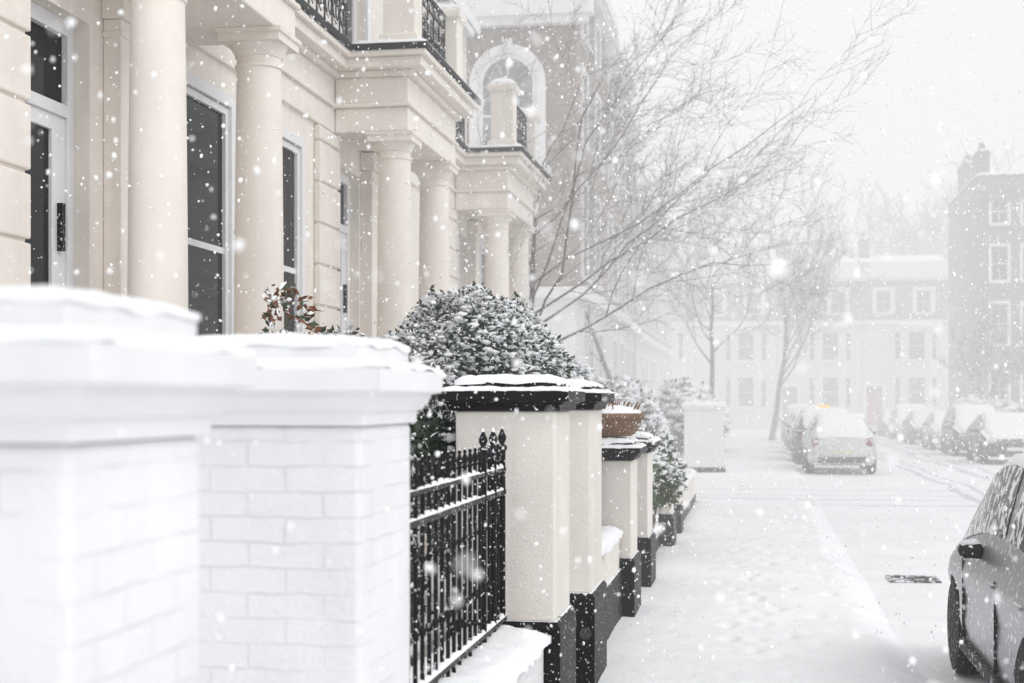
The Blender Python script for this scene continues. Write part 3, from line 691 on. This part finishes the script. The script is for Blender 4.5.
# ------------------------------------------------------------------ cars
def lerp_t(tab,x):
    if x<=tab[0][0]: return tab[0][1]
    for (a,b),(c,d) in zip(tab,tab[1:]):
        if x<=c: 
            u=(x-a)/(c-a); return b+(d-b)*u
    return tab[-1][1]
def smooth_t(tab,x,w=.07): return sum(lerp_t(tab,x+k*w) for k in(-1,-.5,0,.5,1))/5
def make_car(label,loc,rz,paint,style='hatch',sc=(1,1,1),amber=False,group='cars parked along the kerbs'):
    t=thing('parked_car',label,'car',loc,rz,group=group); t.scale=sc
    key='car_'+style; mir=(.97,.62,.97)
    WR=[(-2.1,.60),(-1.95,.66),(-1.5,.64),(.3,.65),(1.05,.72),(1.7,.70),(2.0,.58),(2.1,.48)]
    if style=='hatch':
        ZR=[(-2.1,.62),(-2.06,.95),(-1.98,1.02),(-1.45,1.34),(-1.1,1.42),(-.3,1.46),(.3,1.41),(1.05,.99),(1.6,.90),(1.92,.78),(2.08,.62),(2.1,.5)]
        wsl=(.34,1.0); rwl=(-1.95,-1.45); sw=(-1.62,.85)
        WR=[(-2.1,.58),(-1.95,.64),(-1.4,.58),(.3,.60),(1.05,.70),(1.7,.68),(2.0,.58),(2.1,.48)]
    elif style=='near_saloon':
        ZR=[(-2.1,.62),(-2.06,.95),(-1.98,1.0),(-1.6,1.04),(-1.05,1.36),(-.6,1.47),(-.1,1.50),(.22,1.47),(.45,1.42),(1.35,.98),(1.70,.90),(1.94,.78),(2.08,.60),(2.1,.5)]
        wsl=(.45,1.25); rwl=(-1.55,-1.1); sw=(-1.3,1.10); mir=(.895,.30,.92)
        WR=[(-2.1,.60),(-1.95,.70),(-1.5,.72),(-.5,.70),(.4,.72),(1.25,.77),(1.7,.73),(2.0,.60),(2.1,.48)]
    elif style=='saloon':
        ZR=[(-2.1,.62),(-2.06,.92),(-1.95,.98),(-1.5,1.01),(-.95,1.34),(-.5,1.42),(.1,1.42),(.45,1.37),(1.05,.98),(1.6,.90),(1.92,.78),(2.08,.62),(2.1,.5)]
        wsl=(.45,1.02); rwl=(-1.45,-.95); sw=(-1.2,.85)
    else:
        ZR=[(-2.1,.62),(-2.07,1.0),(-2.0,1.12),(-1.85,1.52),(-1.5,1.64),(-.3,1.68),(.4,1.62),(1.1,1.08),(1.6,.98),(1.92,.86),(2.08,.66),(2.1,.5)]
        wsl=(.44,1.04); rwl=(-2.02,-1.86); sw=(-1.75,.9)
    BL=[(-2.1,.60),(-2.0,.90),(-1.6,.97),(0,.93),(1.0,.90),(1.6,.84),(1.92,.72),(2.08,.56),(2.1,.48)]
    if style=='estate': BL=[(a,b+.06) for a,b in BL]
    if style=='near_saloon': BL=[(a,b-.04) for a,b in BL]
    def wid(y): return .88*(1-.22*(abs(y)/2.1)**8)
    ys=[-2.1+4.2*i/60 for i in range(61)]
    def section(y):
        zr=smooth_t(ZR,y,.07) ; bl=min(smooth_t(BL,y),zr-.04); w=wid(y); wr=min(smooth_t(WR,y),w*.9)
        e=max(0,(abs(y)-1.85)/.25); zb=.22+.12*e
        P=[(0,zb),(w*.86,zb),(w*.955,zb+.06),(w*.985,zb+.2),(w*.975,(zb+bl)/2+.03),(w,bl-.14),(w*.985,bl-.06),(w*.95,bl)]
        for k in range(1,5):
            u=k/4; zz=bl+.015+(zr-.055-bl-.015)*u; ww=w*.935+(wr-w*.935)*(u**1.35); P.append((ww,zz))
        P+=[(wr*.93,zr-.018),(wr*.70,zr-.004),(wr*.35,zr+.004),(0,zr+.006)]
        return P
    S=[section(y) for y in ys]; J=len(S[0])
    if key not in make_car.cache:
        m=MB(); vs=[];fs=[];ring=2*J-2
        for y,P in zip(ys,S):
            for (x,z) in P: vs.append((x,y,z))
            for (x,z) in P[-2:0:-1]: vs.append((-x,y,z))
        for i in range(len(ys)-1):
            for k in range(ring):
                k2=(k+1)%ring; fs.append((i*ring+k,(i+1)*ring+k,(i+1)*ring+k2,i*ring+k2))
        fs.append(tuple(range(ring))); o=(len(ys)-1)*ring; fs.append(tuple(o+k for k in range(ring-1,-1,-1)))
        m.add(vs,fs); me=m.mesh(key,[paint],True)
        bmx=bmesh.new(); bmx.from_mesh(me); bmesh.ops.recalc_face_normals(bmx,faces=bmx.faces); bmx.to_mesh(me); bmx.free()
        tmp=bpy.data.objects.new('tmp',me); COL.objects.link(tmp)
        cut=[]
        for yy in (-1.28,1.30):
            for sx in (-1,1):
                bmx=bmesh.new(); bmesh.ops.create_cone(bmx,cap_ends=True,segments=36,radius1=.345,radius2=.345,depth=.5,matrix=Matrix.Translation((sx*.86,yy,.31))@Matrix.Rotation(R(90),4,'Y'))
                cm=bpy.data.meshes.new('c'); bmx.to_mesh(cm); bmx.free(); c=bpy.data.objects.new('c',cm); COL.objects.link(c); cut.append(c)
                md=tmp.modifiers.new('b','BOOLEAN'); md.object=c; md.operation='DIFFERENCE'; md.solver='EXACT'
        dg=bpy.context.evaluated_depsgraph_get(); nm=bpy.data.meshes.new_from_object(tmp.evaluated_get(dg)); 
        bpy.data.objects.remove(tmp)
        for c in cut: bpy.data.objects.remove(c)
        if len(nm.polygons)<500: nm=me
        else: bpy.data.meshes.remove(me)
        nm.name=key
        nm.polygons.foreach_set('use_smooth',[True]*len(nm.polygons))
        try: nm.set_sharp_from_angle(angle=R(38))
        except Exception: pass
        def surf(sel,off,name,m_,sides=(1,-1)):
            mb=MB()
            for i in range(len(ys)-1):
                for k in range(J-1):
                    ym=(ys[i]+ys[i+1])/2
                    if sel(ym,k,i):
                        for sx in sides:
                            q=[]
                            for (ii,kk) in ((i,k),(i+1,k),(i+1,k+1),(i,k+1)):
                                x,z=S[ii][kk]; q.append(Vector((x*sx,ys[ii],z)))
                            nrm=(q[2]-q[0]).cross(q[3]-q[1]); 
                            if nrm.length<1e-7: continue
                            nrm.normalize()
                            if nrm.x*sx+nrm.z<0: nrm=-nrm
                            q=[tuple(a+nrm*off) for a in q]
                            mb.add(q,[(0,1,2,3)])
            me=mb.mesh(name,[m_],True)
            b2=bmesh.new(); b2.from_mesh(me); bmesh.ops.remove_doubles(b2,verts=b2.verts,dist=.006); bmesh.ops.recalc_face_normals(b2,faces=b2.faces); b2.to_mesh(me); b2.free()
            me.polygons.foreach_set('use_smooth',[True]*len(me.polygons)); return me
        def tall(i): return S[i][11][1]-S[i][7][1]>.12
        bp=-.42
        sides=[]
        for sd in (1,-1):
            sides.append(surf(lambda y,k,i:k in(8,9,10) and sw[0]<y<bp-.05 and tall(i) and tall(i+1),.005,key+'_sr',CGLASS,(sd,)))
            sides.append(surf(lambda y,k,i:k in(8,9,10) and bp+.05<y<sw[1] and tall(i) and tall(i+1),.005,key+'_sf',CGLASS,(sd,)))
        ws=surf(lambda y,k,i:k>=11 and wsl[0]<y<wsl[1],.006,key+'_ws',CGLASS)
        rw=surf(lambda y,k,i:k>=11 and rwl[0]<y<rwl[1],.006,key+'_rw',CGLASS)
        mb=MB(); vs=[];fs=[]
        cols=[(k,1) for k in (11,12,13,14,15)]+[(k,-1) for k in (14,13,12,11)]
        use=[i for i,y in enumerate(ys) if -2.06<y<2.0]
        for a,i in enumerate(use):
            for b,(k,sx) in enumerate(cols):
                x,z=S[i][k]; edge=(b in(0,len(cols)-1)) or a in (0,len(use)-1)
                n_=noise.noise(Vector((x*4*sx,ys[i]*4,1.3)))
                vs.append((x*sx,ys[i],z+(.004 if edge else .035*(1+.35*n_))))
        C=len(cols)
        for a in range(len(use)-1):
            for b in range(C-1): fs.append((a*C+b,a*C+b+1,(a+1)*C+b+1,(a+1)*C+b))
        mb.add(vs,fs); sm=mb.mesh(key+'_snow',[SNOW],True)
        b2=bmesh.new(); b2.from_mesh(sm); bmesh.ops.recalc_face_normals(b2,faces=b2.faces); b2.to_mesh(sm); b2.free()
        w=MB(); w.T=Matrix.Rotation(R(90),4,'Y'); w.lathe(0,0,[(.20,-.10),(.29,-.10),(.31,-.08),(.315,0),(.31,.08),(.29,.10),(.20,.10)],36); ty=w.mesh(key+'_tyre',[RUB],True)
        w=MB(); w.T=Matrix.Rotation(R(90),4,'Y'); w.lathe(0,0,[(.205,-.09),(.205,.085),(.19,.09),(.185,.05),(.03,.045),(.03,.07)],36)
        rim=w
        for k in range(7):
            a=k*2*math.pi/7; rim.T=Matrix.Rotation(a,4,'X'); rim.box(.045,.085,-.022,.022,.02,.195)
        rm=rim.mesh(key+'_rim',[RIM])
        make_car.cache[key]=(nm,sides,ws,rw,sm,ty,rm)
    nm,sides,ws,rw,sm,ty,rm=make_car.cache[key]
    body=nm.copy(); body.materials.clear(); body.materials.append(paint); bo=obj('body',body,t)
    for me in sides: obj('side_window',me,t)
    for n_,me in (('windscreen',ws),('rear_window',rw),('snow_cover',sm)): obj(n_,me,t)
    for yy in (-1.28,1.30):
        for sx in (-1,1):
            w=obj('wheel',ty,t,(sx*.765,yy,.315),0 if sx>0 else math.pi); obj('rim',rm,w)
    mx_,my_,mz_=mir
    for sx in (-1,1):
        m=MB(); m.sq(-.07,.07,-.05,.05,[(-.030,-.048),(0,-.034),(0,.026),(-.025,.044)]); mo=part(m,'wing_mirror',t,BLKP,True,b=.02,loc=(sx*mx_,my_,mz_))
        m=MB(); snow_slab(m,-.055,.055,-.035,.035,.040,.022,res=.02,over=.003); obj('snow_cover',m.mesh('snow_cover',[SNOW],True),mo)
        m=MB(); m.box(min(sx*.78,sx*(mx_-.03)),max(sx*.78,sx*(mx_-.03)),my_-.02,my_+.02,mz_-.05,mz_-.01); part(m,'mirror_arm',t,BLKP)
        for yy in (-.30,-1.15):
            m=MB(); m.box(min(sx*.855,sx*.893),max(sx*.855,sx*.893),yy-.09,yy+.09,.78,.80); part(m,'door_handle',t,paint,b=.006)
        m=MB(); m.sq(sx*.62-.13,sx*.62+.13,1.78,2.02,[(-.03,.58),(0,.61),(0,.69),(-.05,.74)]); part(m,'headlight',t,HEADL,True,b=.02)
        m=MB(); m.sq(sx*.66-.08,sx*.66+.08,-2.09,-1.9,[(-.02,.68),(0,.70),(0,.86),(-.02,.90)]); part(m,'tail_light',t,REDL,True,b=.02)
        m=MB()
        for yy in (-.42,.78): m.box(min(sx*.852,sx*.8785),max(sx*.852,sx*.8785),yy-.003,yy+.003,.32,.82)
        m.box(min(sx*.84,sx*.884),max(sx*.84,sx*.884),-.9,.9,.24,.30)
        part(m,'door_trim',t,BLKP)
    m=MB(); m.box(-.25,.25,-2.13,-2.09,.50,.61); part(m,'number_plate',t,PLATE)
    m=MB(); m.box(-.24,.24,2.085,2.125,.40,.50); part(m,'number_plate',t,WHITEP)
    m=MB(); m.box(-.60,.60,-2.125,-1.95,.30,.44); part(m,'bumper',t,BLKP,b=.03)
    m=MB(); m.box(-.42,.42,2.0,2.115,.52,.60); m.box(-.5,.5,2.0,2.11,.28,.38); part(m,'grille',t,BLKP,b=.02)
    if amber:
        m=MB(); m.box(-.20,.20,-.09,.09,1.70,1.79); part(m,'roof_light',t,AMBER,b=.02)
    return t
make_car.cache={}
P_G=carpaint('grey_silver_paint',(.34,.345,.36),.5,.26); P_S=carpaint('silver_paint',(.58,.59,.60),.25,.3); P_W=carpaint('white_car_paint',(.7,.7,.7),0,.1)
P_B=carpaint('dark_blue_paint',(.05,.06,.09),.3,.3); P_K=carpaint('black_car_paint',(.03,.03,.033),.3,.3)
make_car('silver grey saloon dusted with snow parked at the kerb',(2.16,8.50,-.1),0,P_G,'near_saloon',(1,1,1.0))
make_car('silver hatchback under snow seen from behind at kerb',(2.12,38.0,-.1),0,P_S,'hatch',(.99,1,1.02))
make_car('snow covered taxi with lit amber roof lamp',(2.0,43.6,-.1),0,P_K,'estate',(1,1.05,.95),amber=True)
for i,(y,st,p,l) in enumerate([(49.2,'hatch',P_B,'dark hatchback buried in snow at the kerb'),(54.8,'saloon',P_S,'silver saloon buried in snow at the kerb'),(60.5,'hatch',P_W,'white hatchback under snow at the kerb'),(67.5,'estate',P_S,'tall silver estate under snow at the kerb')]):
    make_car(l,(2.1,y,-.1),0,p,st)
for i,(y,st,p,l) in enumerate([(44.6,'hatch',P_K,'black hatchback with snowy roof facing the junction'),(50.6,'estate',P_B,'dark blue estate with snow on bonnet and roof'),(56.6,'saloon',P_S,'silver saloon with snow on bonnet and roof'),(64.0,'hatch',P_K,'black hatchback nearly covered by snow'),(70.5,'estate',P_W,'white estate nearly covered by snow'),(77.5,'saloon',P_B,'dark saloon nearly covered by snow')]):
    make_car(l,(7.35,y,-.1),math.pi,p,st)
# ------------------------------------------------------------------ falling snow
g=np.random.default_rng(12)
def flakes(n,x0,x1,y0,y1,z0,z1,s0,s1):
    p=np.stack([g.uniform(x0,x1,n),g.uniform(y0,y1,n),g.uniform(z0,z1,n)],1)
    s=s0+(s1-s0)*g.random((n,1))**2.5; s=s*g.uniform(.75,1.3,(n,3)); s[:,2]*=1.3
    return p,s
A=[flakes(550,-2,1.2,.9,3,.6,3,.0018,.0052),flakes(26000,-5,4.5,1.2,14,.0,5.5,.002,.008),flakes(24000,-8,7,10,26,0,8,.004,.0115),flakes(6000,-9,12,26,50,0,8,.006,.014)]
P=np.concatenate([a[0] for a in A]); S_=np.concatenate([a[1] for a in A])
keep=~((P[:,0]<-4.3)&(P[:,1]<25)); P=P[keep];S_=S_[keep]
FLK=mat('snowflake',(.97,.972,.978),.6,var=.0)
me=scatter_blobs(P,S_,'falling_snow',FLK,g)
thing('falling_snow','snowflakes drifting down through the whole street','snow',data=me,kind='stuff')
# ------------------------------------------------------------------ haze volume: emission replaces scattered daylight, density kept low near the camera
m=MB(); m.box(-160,160,-40,260,-1,40)
hz=bpy.data.materials.new('glowing_snow_haze'); hz.use_nodes=True; nt=hz.node_tree; nt.nodes.clear()
DEN=.0158
geo=_n(nt,'ShaderNodeNewGeometry'); sx=_n(nt,'ShaderNodeSeparateXYZ'); nt.links.new(geo.outputs['Position'],sx.inputs[0])
dn=ramp(nt,sx.outputs[1],5.0,15.0,.0008,DEN)
o=_n(nt,'ShaderNodeOutputMaterial'); va=_n(nt,'ShaderNodeVolumeAbsorption'); nt.links.new(dn,va.inputs['Density']); va.inputs['Color'].default_value=(0,0,0,1)
ve=_n(nt,'ShaderNodeEmission'); ve.inputs['Color'].default_value=(.99,.992,1,1); nt.links.new(math_n(nt,'MULTIPLY',dn,.93),ve.inputs['Strength'])  # added glow of the air, in place of light scattered by the snow
ad=_n(nt,'ShaderNodeAddShader'); nt.links.new(va.outputs[0],ad.inputs[0]); nt.links.new(ve.outputs[0],ad.inputs[1]); nt.links.new(ad.outputs[0],o.inputs['Volume'])
thing('haze','pale mist of falling snow with added glow for scattered daylight','mist',data=m.mesh('haze',[hz]),kind='structure')
# ------------------------------------------------------------------ world & sun
w=bpy.data.worlds.new('World'); scene.world=w; w.use_nodes=True; nt=w.node_tree
bg=nt.nodes['Background']; sky=_n(nt,'ShaderNodeTexSky'); sky.sky_type='NISHITA'; sky.sun_disc=False
sky.sun_elevation=R(45); sky.sun_rotation=R(115); sky.dust_density=5; sky.air_density=1
hs=_n(nt,'ShaderNodeHueSaturation'); hs.inputs['Saturation'].default_value=.12; hs.inputs['Value'].default_value=1.0
nt.links.new(sky.outputs[0],hs.inputs['Color'])
mx=mixc(nt,.85,hs.outputs[0],(10.2,10.3,10.5)); nt.links.new(mx,bg.inputs['Color']); bg.inputs['Strength'].default_value=.12
sl=bpy.data.lights.new('sun','SUN'); sl.energy=.9; sl.angle=R(30); sl.color=(1,.985,.96); so=bpy.data.objects.new('sun',sl); COL.objects.link(so)
d=Vector((-.75,.35,-.85)); so.rotation_euler=d.to_track_quat('-Z','Y').to_euler()
# ------------------------------------------------------------------ camera
cd=bpy.data.cameras.new('camera'); cam=bpy.data.objects.new('camera',cd); COL.objects.link(cam); scene.camera=cam
cam.location=(0,0,1.7); cam.rotation_euler=(R(90),0,math.atan(243/1422)); cd.lens=50; cd.sensor_width=36; cd.shift_y=60.5/1024
cd.clip_end=1500; cd.dof.use_dof=True; cd.dof.focus_distance=8.5; cd.dof.aperture_fstop=2.8
scene.view_settings.view_transform='Standard'; scene.view_settings.look='None'; scene.view_settings.exposure=0
